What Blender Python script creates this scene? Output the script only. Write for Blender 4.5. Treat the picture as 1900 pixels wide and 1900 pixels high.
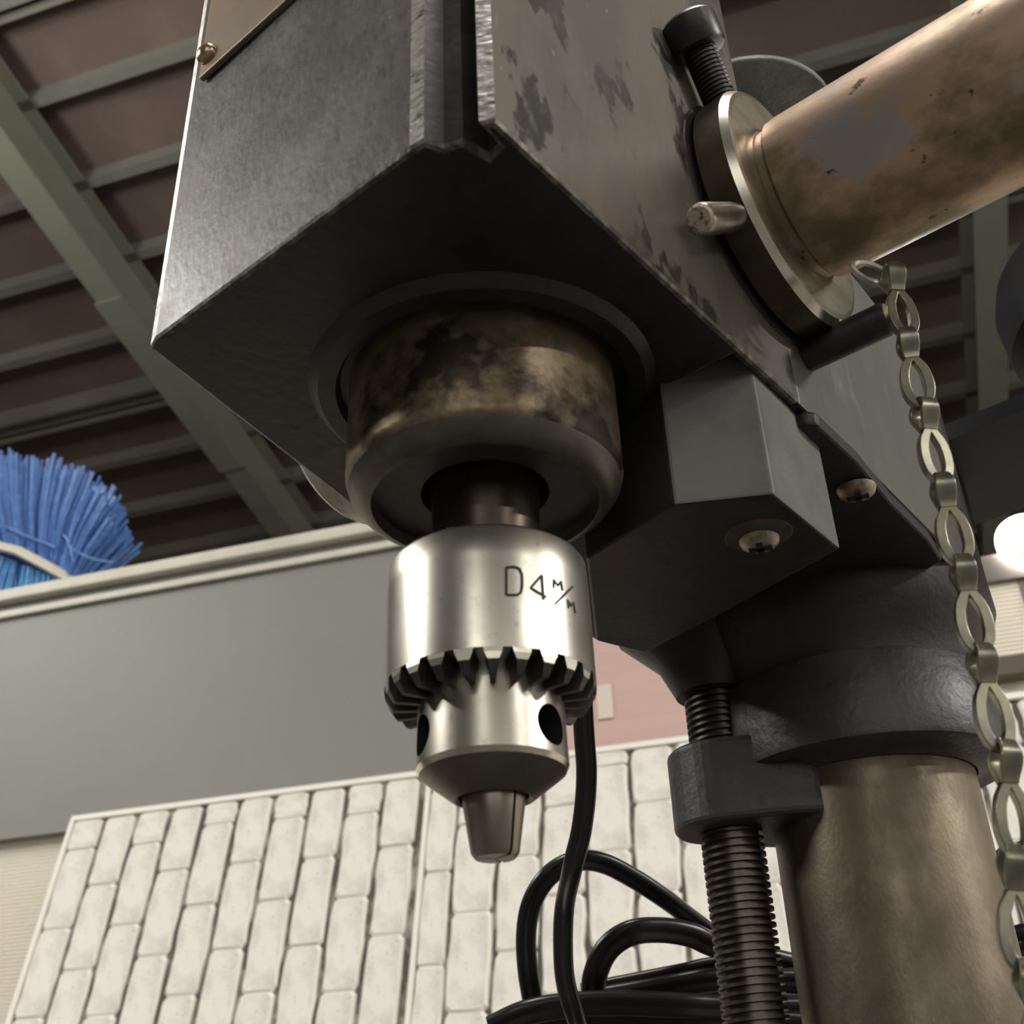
import bpy, bmesh, math, random
import numpy as np
from mathutils import Vector, Matrix
random.seed(7)
S = bpy.context.scene
COL = S.collection
for o in list(bpy.data.objects): bpy.data.objects.remove(o)
PI = math.pi
R = math.radians

# ------------------------------------------------------------------ camera
ZC = 1.25                                   # camera height above the floor
FPX, PITCH, VX = 2100.0, 30.0, 800.0        # focal length in px of a 1900 px frame, pitch, x of the vertical vanishing point
th = R(PITCH)
_roll = math.atan2(950 - VX, FPX / math.tan(th))
_F = np.array([0, math.cos(th), math.sin(th)]); _R = np.array([1., 0, 0]); _U = np.cross(_R, _F)
_r = math.cos(_roll) * _R - math.sin(_roll) * _U
_u = math.sin(_roll) * _R + math.cos(_roll) * _U
cd = bpy.data.cameras.new('camera'); cam = bpy.data.objects.new('camera', cd); COL.objects.link(cam)
cam.matrix_world = Matrix(((_r[0], _u[0], -_F[0], 0), (_r[1], _u[1], -_F[1], 0), (_r[2], _u[2], -_F[2], ZC), (0, 0, 0, 1)))
cd.sensor_fit = 'HORIZONTAL'; cd.sensor_width = 36; cd.lens = FPX / 1900 * 36
cd.clip_start = 0.01; cd.clip_end = 200
cd.dof.use_dof = True; cd.dof.focus_distance = 0.335; cd.dof.aperture_fstop = 30
S.camera = cam

# ------------------------------------------------------------------ world, exposure
W = bpy.data.worlds.new('world'); S.world = W; W.use_nodes = True
W.node_tree.nodes['Background'].inputs[0].default_value = (0.62, 0.62, 0.58, 1)
W.node_tree.nodes['Background'].inputs[1].default_value = 0.07
S.view_settings.view_transform = 'Standard'; S.view_settings.look = 'None'
S.view_settings.gamma = 1; S.view_settings.use_curve_mapping = False
S.view_settings.exposure = 0.12
PANE_GLOW = 2.0                                    # radiance of the added glowing windows
LAMP_W = 105.0                                # watts of each added hall lamp

# ------------------------------------------------------------------ pixel -> place helpers (camera at the origin, z relative to it)
def ray(p):
    d = _F * FPX + _r * (p[0] - 950) + _u * (950 - p[1]); return d / np.linalg.norm(d)
def depthpt(p, w):
    d = ray(p); return d * (w / (d @ _F))
HEAD = R(39.0)                               # heading of the drill press, front to back
Vv = np.array([math.sin(HEAD), math.cos(HEAD), 0]); Uv = np.array([math.cos(HEAD), -math.sin(HEAD), 0]); Zv = np.array([0, 0, 1.])
Q = depthpt((910, 1262), FPX * .046 / 396); Q0 = np.array([Q[0], Q[1], 0])
def loc(P): P = np.asarray(P) - Q0; return (P @ Uv, P @ Vv, P[2])
def unloc(L): return Q0 + L[0] * Uv + L[1] * Vv + L[2] * Zv
def pl(p, ax, val):                          # pixel ray meets the plane of the press frame axis ax = val
    d = ray(p); N = (Uv, Vv, Zv)[ax]; o = Q0 @ N if ax < 2 else 0
    return loc(d * ((val + o) / (d @ N)))
def pdepth(p, w): return loc(depthpt(p, w))
WH = R(16)                                   # heading of the partition wall
Wn = np.array([math.sin(WH), math.cos(WH), 0]); We = np.array([math.cos(WH), -math.sin(WH), 0])
def onw(p, D): d = ray(p); return d * (D / (d @ Wn))
def wl(p, D):                                # (along, z) on the wall plane at distance D
    X = onw(p, D); return X @ We, X[2]

# ------------------------------------------------------------------ materials
MATS = {}
def mat(name, base, rough=.5, metal=0., c2=None, c3=None, nscale=40., lo=.42, hi=.62, nscale3=None, lo3=.55, hi3=.7,
        bump=0., bscale=200., rough2=None, stretch=None, emit=None, estr=0., spec=.5, detail=6., coat=0., alpha=None, trans=0., c4=None, n4=(100, .6, .7)):
    if name in MATS: return MATS[name]
    m = bpy.data.materials.new(name); m.use_nodes = True; nt = m.node_tree; N = nt.nodes; L = nt.links
    b = N['Principled BSDF']
    b.inputs['Base Color'].default_value = (*base, 1); b.inputs['Roughness'].default_value = rough; b.inputs['Metallic'].default_value = metal
    b.inputs['Specular IOR Level'].default_value = spec
    if coat: b.inputs['Coat Weight'].default_value = coat; b.inputs['Coat Roughness'].default_value = .15
    if trans: b.inputs['Transmission Weight'].default_value = trans
    if emit: b.inputs['Emission Color'].default_value = (*emit, 1); b.inputs['Emission Strength'].default_value = estr
    if c2 or bump:
        tc = N.new('ShaderNodeTexCoord'); src = tc.outputs['Object']
        if stretch:
            mp = N.new('ShaderNodeMapping'); mp.inputs['Scale'].default_value = stretch; L.new(src, mp.inputs['Vector']); src = mp.outputs['Vector']
    def noise(sc, a, bb, off):
        n = N.new('ShaderNodeTexNoise'); n.noise_dimensions = '4D'; n.inputs['W'].default_value = off
        n.inputs['Scale'].default_value = sc; n.inputs['Detail'].default_value = detail; n.inputs['Roughness'].default_value = .62
        L.new(src, n.inputs['Vector'])
        r = N.new('ShaderNodeMapRange'); r.inputs['From Min'].default_value = a; r.inputs['From Max'].default_value = bb
        L.new(n.outputs['Fac'], r.inputs['Value']); return r.outputs['Result']
    cur = None
    if c2:
        f = noise(nscale, lo, hi, 1.3)
        mx = N.new('ShaderNodeMix'); mx.data_type = 'RGBA'; L.new(f, mx.inputs['Factor'])
        mx.inputs['A'].default_value = (*base, 1); mx.inputs['B'].default_value = (*c2, 1); cur = mx.outputs['Result']
        if rough2 is not None:
            rm = N.new('ShaderNodeMapRange'); rm.inputs['To Min'].default_value = rough; rm.inputs['To Max'].default_value = rough2
            L.new(f, rm.inputs['Value']); L.new(rm.outputs['Result'], b.inputs['Roughness'])
        if c3:
            f3 = noise(nscale3 or nscale * 2.3, lo3, hi3, 7.7)
            m3 = N.new('ShaderNodeMix'); m3.data_type = 'RGBA'; L.new(f3, m3.inputs['Factor'])
            L.new(cur, m3.inputs['A']); m3.inputs['B'].default_value = (*c3, 1); cur = m3.outputs['Result']
        if c4:
            f4 = noise(n4[0], n4[1], n4[2], 3.1)
            m4 = N.new('ShaderNodeMix'); m4.data_type = 'RGBA'; L.new(f4, m4.inputs['Factor'])
            L.new(cur, m4.inputs['A']); m4.inputs['B'].default_value = (*c4, 1); cur = m4.outputs['Result']
        L.new(cur, b.inputs['Base Color'])
    if bump:
        n = N.new('ShaderNodeTexNoise'); n.inputs['Scale'].default_value = bscale; n.inputs['Detail'].default_value = 4
        L.new(src, n.inputs['Vector'])
        bp = N.new('ShaderNodeBump'); bp.inputs['Strength'].default_value = bump; bp.inputs['Distance'].default_value = .0006
        L.new(n.outputs['Fac'], bp.inputs['Height']); L.new(bp.outputs['Normal'], b.inputs['Normal'])
    MATS[name] = m; return m

M_BLACK = mat('black casting paint', (.0135, .0138, .014), .42, 0, (.026, .025, .024), (.008, .008, .008), 50, .40, .72, 130, .55, .7, bump=.25, bscale=320, rough2=.55, c4=(.09, .085, .075), n4=(700, .74, .78))
M_FRONT = mat('worn front paint with sheen', (.066, .067, .068), .40, .25, (.125, .117, .102), (.030, .030, .030), 46, .44, .70, 300, .52, .68, bump=.2, bscale=500, rough2=.55, stretch=(1, 1, .7), c4=(.34, .31, .25), n4=(520, .67, .73))  # grey base stands in for sheen on black paint; mottling is wear
M_WORN = mat('worn brown primer', (.120, .104, .082), .52, .2, (.026, .025, .025), (.085, .078, .066), 48, .54, .57, 30, .46, .60, bump=.22, bscale=320, rough2=.4, stretch=(1, 1, .55), c4=(.26, .23, .18), n4=(260, .66, .74))
M_CHIP = mat('chipped bare edge', (.60, .585, .55), .34, .75, (.13, .125, .115), None, 520, .50, .64, bump=.6, bscale=600, stretch=(.5, .5, 1.6))
M_EDGE = mat('rubbed casting edge', (.055, .052, .048), .45, .3, (.20, .18, .15), None, 260, .45, .62, bump=.4, bscale=500)
M_DARK = mat('dark rough iron', (.013, .013, .0135), .5, 0, (.026, .025, .024), (.10, .10, .095), 60, .4, .7, 900, .68, .72, bump=.4, bscale=300)
M_GREYBLK = mat('grey machined block', (.17, .168, .158), .5, .1, (.125, .123, .117), None, 60, .4, .7, bump=.2, bscale=500)
M_CAST2 = mat('blue black cast collar', (.036, .037, .039), .42, .05, (.062, .062, .061), (.020, .020, .021), 34, .45, .72, 200, .58, .68, bump=.45, bscale=350, rough2=.55)
M_QUILL = mat('oiled brown quill steel', (.19, .145, .095), .36, .8, (.34, .275, .18), (.034, .025, .019), 75, .45, .64, 26, .51, .60, rough2=.46, bump=.15, bscale=500, c4=(.07, .05, .035), n4=(160, .60, .72))
M_RIM = mat('dull quill rim', (.16, .15, .13), .42, .8, (.08, .074, .066), None, 60, .4, .65)
M_SPIN = mat('oily spindle', (.06, .045, .035), .35, .8, (.03, .025, .02), None, 60, .4, .65)
M_CHUCK = mat('bright chuck steel', (.64, .61, .54), .31, 1, (.53, .50, .44), (.40, .36, .31), 90, .42, .68, 420, .60, .72, rough2=.37)
M_SLEEVE = mat('chuck sleeve steel', (.50, .47, .41), .30, 1, (.40, .37, .32), (.3, .26, .22), 80, .40, .70, 300, .6, .72, rough2=.38)
M_CONE = mat('chuck nose steel', (.22, .20, .175), .4, .95, (.16, .145, .125), None, 90, .4, .7)
M_TOOTH = mat('shaded gear teeth', (.085, .08, .075), .45, .7, (.04, .038, .035), None, 200, .4, .65)  # dark steel puts shade into tooth flanks, bevels and undersides
M_JAW = mat('jaw steel', (.30, .275, .23), .33, .95, (.2, .18, .15), None, 120, .4, .7, stretch=(1, 1, .2))
M_INK = mat('engraved black', (.02, .018, .016), .6)
M_HOLE = mat('hole shade black', (.006, .006, .006), .7)  # black puts the inner shade into key holes and screw slots
M_SHAFT = mat('tarnish and reflection shaft', (.56, .395, .285), .42, .55, (.235, .19, .115), (.44, .40, .40), 30, .49, .60, 40, .57, .63, rough2=.5, bump=.15, bscale=300, stretch=(.75, 1, 1), c4=(.10, .055, .035), n4=(130, .63, .66))  # hall reflections put into the base tones; dark spots are stains
M_COLLAR = mat('browned hub steel', (.13, .105, .072), .38, .8, (.075, .06, .045), (.2, .16, .09), 50, .42, .65, 120, .6, .72, rough2=.45)
M_BRIGHT = mat('polished chamfer', (.72, .68, .58), .25, 1, (.5, .46, .38), None, 120, .45, .7)
M_FACE = mat('hub end face', (.42, .39, .31), .33, .9, (.3, .27, .2), None, 300, .4, .65, stretch=(1, .2, 1))
M_PIN = mat('pin steel', (.33, .30, .27), .3, .9, (.2, .17, .15), None, 160, .4, .7)
M_PINEND = mat('rusty pin end', (.55, .45, .38), .5, .4, (.2, .11, .07), None, 500, .5, .6)
M_BOLT = mat('black oxide bolt', (.035, .034, .034), .38, .6, (.06, .058, .055), None, 300, .4, .7)
M_COLUMN = mat('patinated column', (.20, .165, .12), .40, .8, (.125, .10, .075), (.075, .062, .048), 50, .42, .64, 22, .48, .64, rough2=.5, bump=.12, bscale=900, stretch=(1, 1, .6), c4=(.24, .20, .14), n4=(120, .60, .74))
M_SCREW = mat('lead screw steel', (.105, .09, .072), .36, .8, (.05, .043, .036), None, 90, .45, .7)
M_PLATE = mat('brassy nameplate', (.36, .28, .19), .38, .75, (.26, .23, .20), None, 30, .4, .65, stretch=(1, 1, 1))
M_RIVET = mat('brass rivet', (.50, .38, .24), .3, .85, (.28, .2, .13), None, 200, .4, .7)
M_SCREWHD = mat('rusted pan head screw', (.42, .36, .29), .45, .6, (.22, .15, .09), None, 300, .45, .65)
M_STAIN = mat('rust stain', (.10, .07, .04), .6, 0, (.04, .038, .035), None, 160, .4, .6)
M_CHAIN = mat('zinc chain', (.36, .345, .255), .34, .9, (.28, .27, .22), (.19, .19, .175), 200, .42, .65, 90, .52, .68)
M_CORD = mat('black rubber cord', (.012, .012, .012), .32, 0, spec=.6)
M_ALU = mat('cast aluminium rim', (.66, .63, .58), .4, .7, (.5, .47, .43), None, 300, .4, .65)
M_BROWN = mat('brown tarnish', (.10, .08, .055), .4, .6, (.17, .14, .1), None, 200, .5, .7)
M_MOTOR = mat('navy black motor enamel', (.011, .0125, .018), .5, 0, (.016, .018, .024), None, 30, .4, .7, spec=.25)
M_PULLEY = mat('grey pulley', (.30, .30, .29), .45, .2, (.2, .2, .195), (.42, .42, .41), 90, .4, .65, 500, .64, .70, bump=.5, bscale=500)
M_BRICK = mat('whitewashed brick foam', (.82, .795, .74), .75, 0, (.66, .64, .605), (.42, .40, .37), 16, .44, .60, 120, .60, .68, bump=.6, bscale=180)
M_JOINT = mat('grey brick joint', (.09, .08, .07), .8, 0, (.36, .33, .29), None, 16, .47, .60)
M_WHITE = mat('white edge', (.86, .83, .77), .6)
M_GREYPANEL = mat('grey green panel', (.242, .248, .225), .5, 0, (.225, .232, .212), (.255, .26, .242), 3, .4, .65, 900, .5, .7)
M_TRIMW = mat('cream painted rail', (.68, .66, .57), .5, 0, (.58, .56, .48), None, 8, .4, .65)
M_CREAM = mat('cream sheet', (.88, .82, .70), .55, 0, (.84, .78, .68), None, 2.5, .4, .65)
M_PINK = mat('pink board', (.64, .44, .40), .6, 0, (.58, .41, .38), None, 60, .4, .7, stretch=(.1, .1, 1))
M_TAG = mat('pale tag', (.74, .66, .58), .6)
M_WOODDK = mat('dark brown batten', (.10, .085, .065), .6)
M_BLUE = mat('blue plastic straw', (.13, .29, .70), .45, 0, (.09, .21, .58), (.22, .42, .80), 30, .4, .65, 60, .5, .7)
M_BLUE2 = mat('bright blue plastic straw', (.16, .46, .84), .4, 0, (.10, .34, .74), None, 40, .4, .65)
M_BAND = mat('cream tie band', (.76, .71, .58), .5)
M_ROOF = mat('brown roof boards', (.215, .155, .13), .7, 0, (.175, .13, .108), (.25, .185, .16), .8, .4, .65, 2.5, .5, .7)
M_STEELP = mat('olive painted steel', (.37, .375, .30), .5, 0, (.32, .325, .26), None, 1.5, .4, .65)
M_PURLIN = mat('purlin primer', (.255, .25, .215), .5, 0, (.205, .20, .17), None, 1.2, .4, .65)
M_FLOOR = mat('concrete floor', (.11, .105, .10), .6, 0, (.08, .078, .073), None, 1.5, .4, .65)
M_WALLR = mat('off white hall wall', (.62, .60, .53), .7)
M_WALLD = mat('dark hall wall', (.12, .10, .085), .7)
M_BENCH = mat('worn bench wood', (.05, .035, .025), .6, 0, (.035, .026, .02), None, 20, .4, .65, stretch=(.2, 1, 1))
M_LED = mat('lamp glass', (.9, .9, .88), .4, emit=(1, .95, .86), estr=60)
M_TUBE = mat('added lamp tube', (.9, .9, .88), .4, emit=(1, .97, .90), estr=9)
M_GLOWPANE = mat('added glowing pane', (.8, .8, .8), .3, emit=(1, .96, .87), estr=PANE_GLOW)
M_LAMPB = mat('lamp housing', (.12, .105, .09), .5)
M_FIX = mat('white enamel fixture', (.75, .75, .72), .4)

# ------------------------------------------------------------------ mesh helpers
def link(o, parent=None):
    COL.objects.link(o)
    if parent is not None: o.parent = parent
    return o
def mesh(name, verts, faces, mats, parent=None, smooth=None, mi=None):
    me = bpy.data.meshes.new(name); me.from_pydata([tuple(v) for v in verts], [], faces); me.update()
    for m in (mats if isinstance(mats, (list, tuple)) else [mats]): me.materials.append(m)
    if mi is not None:
        for p, k in zip(me.polygons, mi): p.material_index = k
    bm = bmesh.new(); bm.from_mesh(me); bmesh.ops.recalc_face_normals(bm, faces=bm.faces); bm.to_mesh(me); bm.free()
    if smooth is not None:
        me.polygons.foreach_set('use_smooth', [True] * len(me.polygons)); me.set_sharp_from_angle(angle=R(smooth))
    return link(bpy.data.objects.new(name, me), parent)
def tag(o, label, cat=None, group=None, kind=None):
    if label: o['label'] = label
    if cat: o['category'] = cat
    if group: o['group'] = group
    if kind: o['kind'] = kind
    return o
def empty(name, locn, rz=0):
    e = bpy.data.objects.new(name, None); e.empty_display_size = .05; COL.objects.link(e)
    e.location = locn; e.rotation_euler = (0, 0, rz); return e
class MB:
    def __init__(s): s.v = []; s.f = []; s.m = []
    def add(s, vs, fs, k=0):
        b = len(s.v); s.v += [tuple(map(float, x)) for x in vs]; s.f += [tuple(i + b for i in f) for f in fs]; s.m += [k] * len(fs); return s
    def box(s, a, b, k=0):
        (x0, y0, z0), (x1, y1, z1) = a, b
        return s.add([(x0, y0, z0), (x1, y0, z0), (x1, y1, z0), (x0, y1, z0), (x0, y0, z1), (x1, y0, z1), (x1, y1, z1), (x0, y1, z1)],
                     [(0, 3, 2, 1), (4, 5, 6, 7), (0, 1, 5, 4), (1, 2, 6, 5), (2, 3, 7, 6), (3, 0, 4, 7)], k)
    def prism(s, poly, z0, z1, k=0, kside=None):
        n = len(poly)
        s.add([(x, y, z0) for x, y in poly] + [(x, y, z1) for x, y in poly], [tuple(range(n))[::-1], tuple(range(n, 2 * n))], k)
        b = len(s.v) - 2 * n
        for i in range(n):
            j = (i + 1) % n; s.f.append((b + i, b + j, b + n + j, b + n + i)); s.m.append(kside[i] if kside else k)
        return s
    def lathe(s, prof, fr, seg=64, ks=None, caps=True):
        """prof: (radius, h) list; fr = (origin, axis, e1, e2)"""
        o, a, e1, e2 = [np.array(x, float) for x in fr]; b = len(s.v); n = len(prof)
        for (r, h) in prof:
            for i in range(seg):
                t = 2 * PI * i / seg; s.v.append(tuple(o + a * h + (e1 * math.cos(t) + e2 * math.sin(t)) * r))
        for j in range(n - 1):
            for i in range(seg):
                k = (i + 1) % seg; s.f.append((b + j * seg + i, b + j * seg + k, b + (j + 1) * seg + k, b + (j + 1) * seg + i)); s.m.append(ks[j] if ks else 0)
        if caps:
            s.f.append(tuple(b + i for i in range(seg))[::-1]); s.m.append(ks[0] if ks else 0)
            s.f.append(tuple(b + (n - 1) * seg + i for i in range(seg))); s.m.append(ks[-1] if ks else 0)
        return s
    def sweep(s, pts, sect, side=None, k=0, closed=False, caps=True, scale=None):
        pts = [np.array(p, float) for p in pts]; n = len(pts); m = len(sect); b = len(s.v); prev = None
        for i, p in enumerate(pts):
            t = (pts[(i + 1) % n] - pts[i - 1]) if closed else (pts[min(i + 1, n - 1)] - pts[max(i - 1, 0)])
            t = t / (np.linalg.norm(t) + 1e-12)
            if side is not None: ref = np.array(side[i] if callable(getattr(side, '__getitem__', None)) and np.ndim(side) > 1 else side, float)
            else: ref = prev if prev is not None else (np.array([0, 0, 1.]) if abs(t[2]) < .9 else np.array([1., 0, 0]))
            x = np.cross(t, ref) if side is not None else ref - t * (ref @ t)
            x = x / (np.linalg.norm(x) + 1e-12); y = np.cross(t, x); prev = x
            sc = scale[i] if scale else 1
            for (a, c) in sect: s.v.append(tuple(p + (x * a + y * c) * sc))
        for i in range(n if closed else n - 1):
            q = (i + 1) % n
            for j in range(m):
                l = (j + 1) % m; s.f.append((b + i * m + j, b + i * m + l, b + q * m + l, b + q * m + j)); s.m.append(k)
        if not closed and caps:
            s.f.append(tuple(b + j for j in range(m))[::-1]); s.m.append(k); s.f.append(tuple(b + (n - 1) * m + j for j in range(m))); s.m.append(k)
        return s
    def build(s, name, mats, parent=None, smooth=None, dz=0.):
        return mesh(name, [(x, y, z - dz) for x, y, z in s.v], s.f, mats, parent, smooth, s.m)
def circ(r, n=10): return [(r * math.cos(2 * PI * i / n), r * math.sin(2 * PI * i / n)) for i in range(n)]
def smoothpath(P, per=8):
    P = [np.array(p, float) for p in P]; out = []
    for i in range(len(P) - 1):
        a, b, c, d = P[max(i - 1, 0)], P[i], P[i + 1], P[min(i + 2, len(P) - 1)]
        for k in range(per):
            t = k / per; out.append(.5 * ((2 * b) + (c - a) * t + (2 * a - 5 * b + 4 * c - d) * t * t + (3 * b - a - 3 * c + d) * t ** 3))
    out.append(P[-1]); return out
def boolean(o, cutters):
    for c in cutters:
        m = o.modifiers.new('b', 'BOOLEAN'); m.operation = 'DIFFERENCE'; m.object = c; m.solver = 'EXACT'; m.material_mode = 'TRANSFER'
    dg = bpy.context.evaluated_depsgraph_get(); dg.update()
    me = bpy.data.meshes.new_from_object(o.evaluated_get(dg)); o.modifiers.clear(); old = o.data; o.data = me; bpy.data.meshes.remove(old)
    for c in cutters: bpy.data.objects.remove(c)
    return o
def bevel(o, w, seg=2, ang=35, material=-1):
    m = o.modifiers.new('bevel', 'BEVEL'); m.width = w; m.segments = seg; m.limit_method = 'ANGLE'; m.angle_limit = R(ang); m.material = material
    m.use_clamp_overlap = True
    return o
def A3(cx, cy, z=0): return ((cx, cy, z), (0, 0, 1), (1, 0, 0), (0, 1, 0))     # lathe frame about a vertical axis

# ------------------------------------------------------------------ setting: floor, hall walls, roof
B = MB().box((-11, -11, -.1), (12, 14, 0)); tag(B.build('floor', M_FLOOR), 'grey concrete workshop floor', kind='structure')
tag(MB().box((-11, -11, 0), (12, -10.8, 6.5)).build('wall_rear', M_WALLD), 'dark brown rear hall wall with added tall windows', kind='structure')
tag(MB().box((11.8, -10.8, 0), (12, 5, 6.5)).build('wall_right', M_WALLR), 'off white right hall wall', kind='structure')
tag(MB().box((-11, -10.8, 0), (-10.8, 14, 6.5)).build('wall_left', M_WALLD), 'dark brown left hall wall', kind='structure')
for k_, (wx0, wx1) in enumerate(((-3.9, -.6), (-.2, 1.6), (2.6, 6.0))):      # added glowing windows behind the camera, for streaks on the chuck
    wo = MB().box((wx0, -10.8, 1.5), (wx1, -10.72, 1.6)).box((wx0, -10.8, 5.3), (wx1, -10.72, 5.4)).box((wx0, -10.8, 1.6), (wx0 + .1, -10.72, 5.3)).box((wx1 - .1, -10.8, 1.6), (wx1, -10.72, 5.3)).build('window_%d' % (k_ + 1), M_FIX)
    tag(wo, 'added tall glowing window in the rear hall wall', kind='structure')
    MB().box((wx0 + .1, -10.79, 1.6), (wx1 - .1, -10.775, 5.3)).build('pane', M_GLOWPANE, wo)
for k_, (wy0, wy1) in enumerate(((-6.5, -3.2), (-1.5, 1.5))):  # added glowing windows for the bright right side of the chuck
    wo = MB().box((11.72, wy0, 1.5), (11.8, wy1, 1.6)).box((11.72, wy0, 4.7), (11.8, wy1, 4.8)).box((11.72, wy0, 1.6), (11.8, wy0 + .1, 4.7)).box((11.72, wy1 - .1, 1.6), (11.8, wy1, 4.7)).build('window_%d' % (k_ + 4), M_FIX)
    tag(wo, 'added wide glowing window in the right hall wall', kind='structure')
    MB().box((11.775, wy0 + .1, 1.6), (11.79, wy1 - .1, 4.7)).build('pane', M_GLOWPANE, wo)

RH, RE = R(17), R(12)
dp = np.array([math.cos(RH), -math.sin(RH), 0]); dr = np.array([math.sin(RH) * math.cos(RE), math.cos(RH) * math.cos(RE), -math.sin(RE)])
rn = np.cross(dp, dr); rn = rn * np.sign(rn[2])
P0 = ray((400, 850)); P0 = P0 * 7 / math.hypot(P0[0], P0[1])
ceil_m = Matrix(((dp[0], dr[0], rn[0], P0[0]), (dp[1], dr[1], rn[1], P0[1]), (dp[2], dr[2], rn[2], P0[2] + ZC), (0, 0, 0, 1)))
ceil = MB().box((-9, -8.2, .10), (13, 7, .14)).build('ceiling', M_ROOF); ceil.matrix_world = ceil_m
tag(ceil, 'sloping brown boarded warehouse roof', kind='structure')
k = 0
for i in range(-11, 14):
    t = -.157 + .5065 * i
    if t < -8 or t > 6.8: continue
    big = i in (-6, -1)
    w, h = (.022, .10)
    pu = MB().box((-9, t - w, 0), (13, t + w, h)).box((-9, t - w - (.03 if big else .004), -.012), (13, t + w + (.02 if big else .01), .004)).build('purlin', M_PURLIN, ceil)
    if big:
        pu['label'] = 'wider olive steel purlin'
        MB().box((-9, t - .085, -.05), (13, t - .06, .10)).build('purlin', M_PURLIN, ceil)
        MB().box((-9, t + .075, -.03), (13, t + .095, .10)).build('purlin', M_PURLIN, ceil)
for a in (-4.44, .33, 5.10, 9.87):
    r_ = MB().box((a - .085, -8.2, -.37), (a + .085, 7, -.352)).box((a - .006, -8.2, -.352), (a + .006, 7, -.012)).box((a - .085, -8.2, -.012), (a + .085, 7, 0)).build('rafter', M_STEELP, ceil)
    r_['label'] = 'olive painted steel I beam rafter'
    if a == .33:
        MB().box((a - .098, -1.66, -.385), (a + .075, -.2, -.37)).build('splice_plate', M_STEELP, ceil)

# ------------------------------------------------------------------ unseen hall lamps, added behind and beside the camera to light press and panels
def added_hall_lamp(x, y, z, rz, kw=1., group='added hall lamps'):
    e = empty('added_lamp', (x, y, z), rz); tag(e, 'added unseen twin tube lamp under the roof', 'lamp', group)
    MB().box((-.62, -.12, .0), (.62, .12, .03)).box((-.62, -.16, -.03), (.62, -.12, .03)).box((-.62, .12, -.03), (.62, .16, .03)).build('housing', M_FIX, e)
    for s in (-.06, .06):
        MB().lathe([(.013, -.6), (.013, .6)], ((0, s, -.025), (1, 0, 0), (0, 1, 0), (0, 0, 1)), 10).build('tube', M_TUBE, e, 40)
    for s in (-.5, .5):
        MB().lathe([(.004, .03), (.004, 1.1)], ((s, 0, 0), (0, 0, 1), (1, 0, 0), (0, 1, 0)), 6).build('hanging_rod', M_FIX, e)
    ld = bpy.data.lights.new('lamp_light', 'AREA'); ld.shape = 'RECTANGLE'; ld.size = 1.2; ld.size_y = .2; ld.energy = LAMP_W * kw; ld.color = (1, .965, .89)
    lo = bpy.data.objects.new('lamp_light', ld); COL.objects.link(lo); lo.parent = e; lo.location = (0, 0, -.05)
    ud = bpy.data.lights.new('roof_fill', 'AREA'); ud.shape = 'RECTANGLE'; ud.size = 1.2; ud.size_y = .2; ud.energy = LAMP_W * .7; ud.color = (1, .965, .89)  # added area light, put in to brighten the roof
    uo = bpy.data.objects.new('roof_fill', ud); COL.objects.link(uo); uo.parent = e; uo.location = (0, 0, .05); uo.rotation_euler = (PI, 0, 0)
for (x, y, a_, k_) in ((-3.4, 1.5, 70, .5), (-4.8, 0.0, 80, 1.8), (.3, -.2, 0, .5), (6.0, -1.2, 75, 3.6), (4.8, -4.4, 50, 1.2), (-1.5, -6.4, 0, .5)):
    added_hall_lamp(x, y, ZC + 3.0, R(a_), k_)

# ------------------------------------------------------------------ partition behind the press
DW = 1.9
wall_m = Matrix(((We[0], Wn[0], 0, 0), (We[1], Wn[1], 0, 0), (0, 0, 1, ZC), (0, 0, 0, 1)))   # local x along the wall, y away from the camera, z up (camera height = 0)
def wobj(o): o.matrix_world = wall_m; return o
zt = wl((300, 1083), DW + .05)[1]            # underside line of the top rail
z_rt = wl((300, 1050), DW + .05)[1]
zg = wl((70, 1549), DW + .05)[1]
# cream ribbed back sheet
cs = MB(); zc_top = wl((1860, 1062), DW + .074)[1]
cs.box((-4.2, DW + .074, -ZC), (4.2, DW + .10, zc_top))
wb = wobj(cs.build('wall_back', M_CREAM)); tag(wb, 'cream ribbed plastic partition wall behind the press', kind='structure')
rb = MB()
zz = zg - .75
while zz < zc_top - .004:
    rb.box((-4.2, DW + .0725, zz), (4.2, DW + .076, zz + .0035)); zz += .0075
rbo = rb.build('rib', M_CREAM, wb); rbo['kind'] = 'stuff'
# pink board
xa, xb = wl((1020, 1200), DW + .057)[0], wl((1560, 1200), DW + .057)[0]
pk = empty('pink_board', wall_m @ Vector(((xa + xb) / 2, DW + .057, -ZC))); pk.rotation_euler = (0, 0, -WH)
hw = (xb - xa) / 2
pb = MB().box((-hw, 0, 0), (hw, .012, zc_top + ZC + .05)).build('board', M_PINK, pk)
gx = wl((1122, 1300), DW + .057); MB().box((gx[0] - (xa + xb) / 2 - .014, -.003, gx[1] + ZC - .035), (gx[0] - (xa + xb) / 2 + .014, 0, gx[1] + ZC + .03)).build('tag_label', M_TAG, pk)
tag(pk, 'pale pink board standing behind the white brick panels', 'board')
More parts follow.
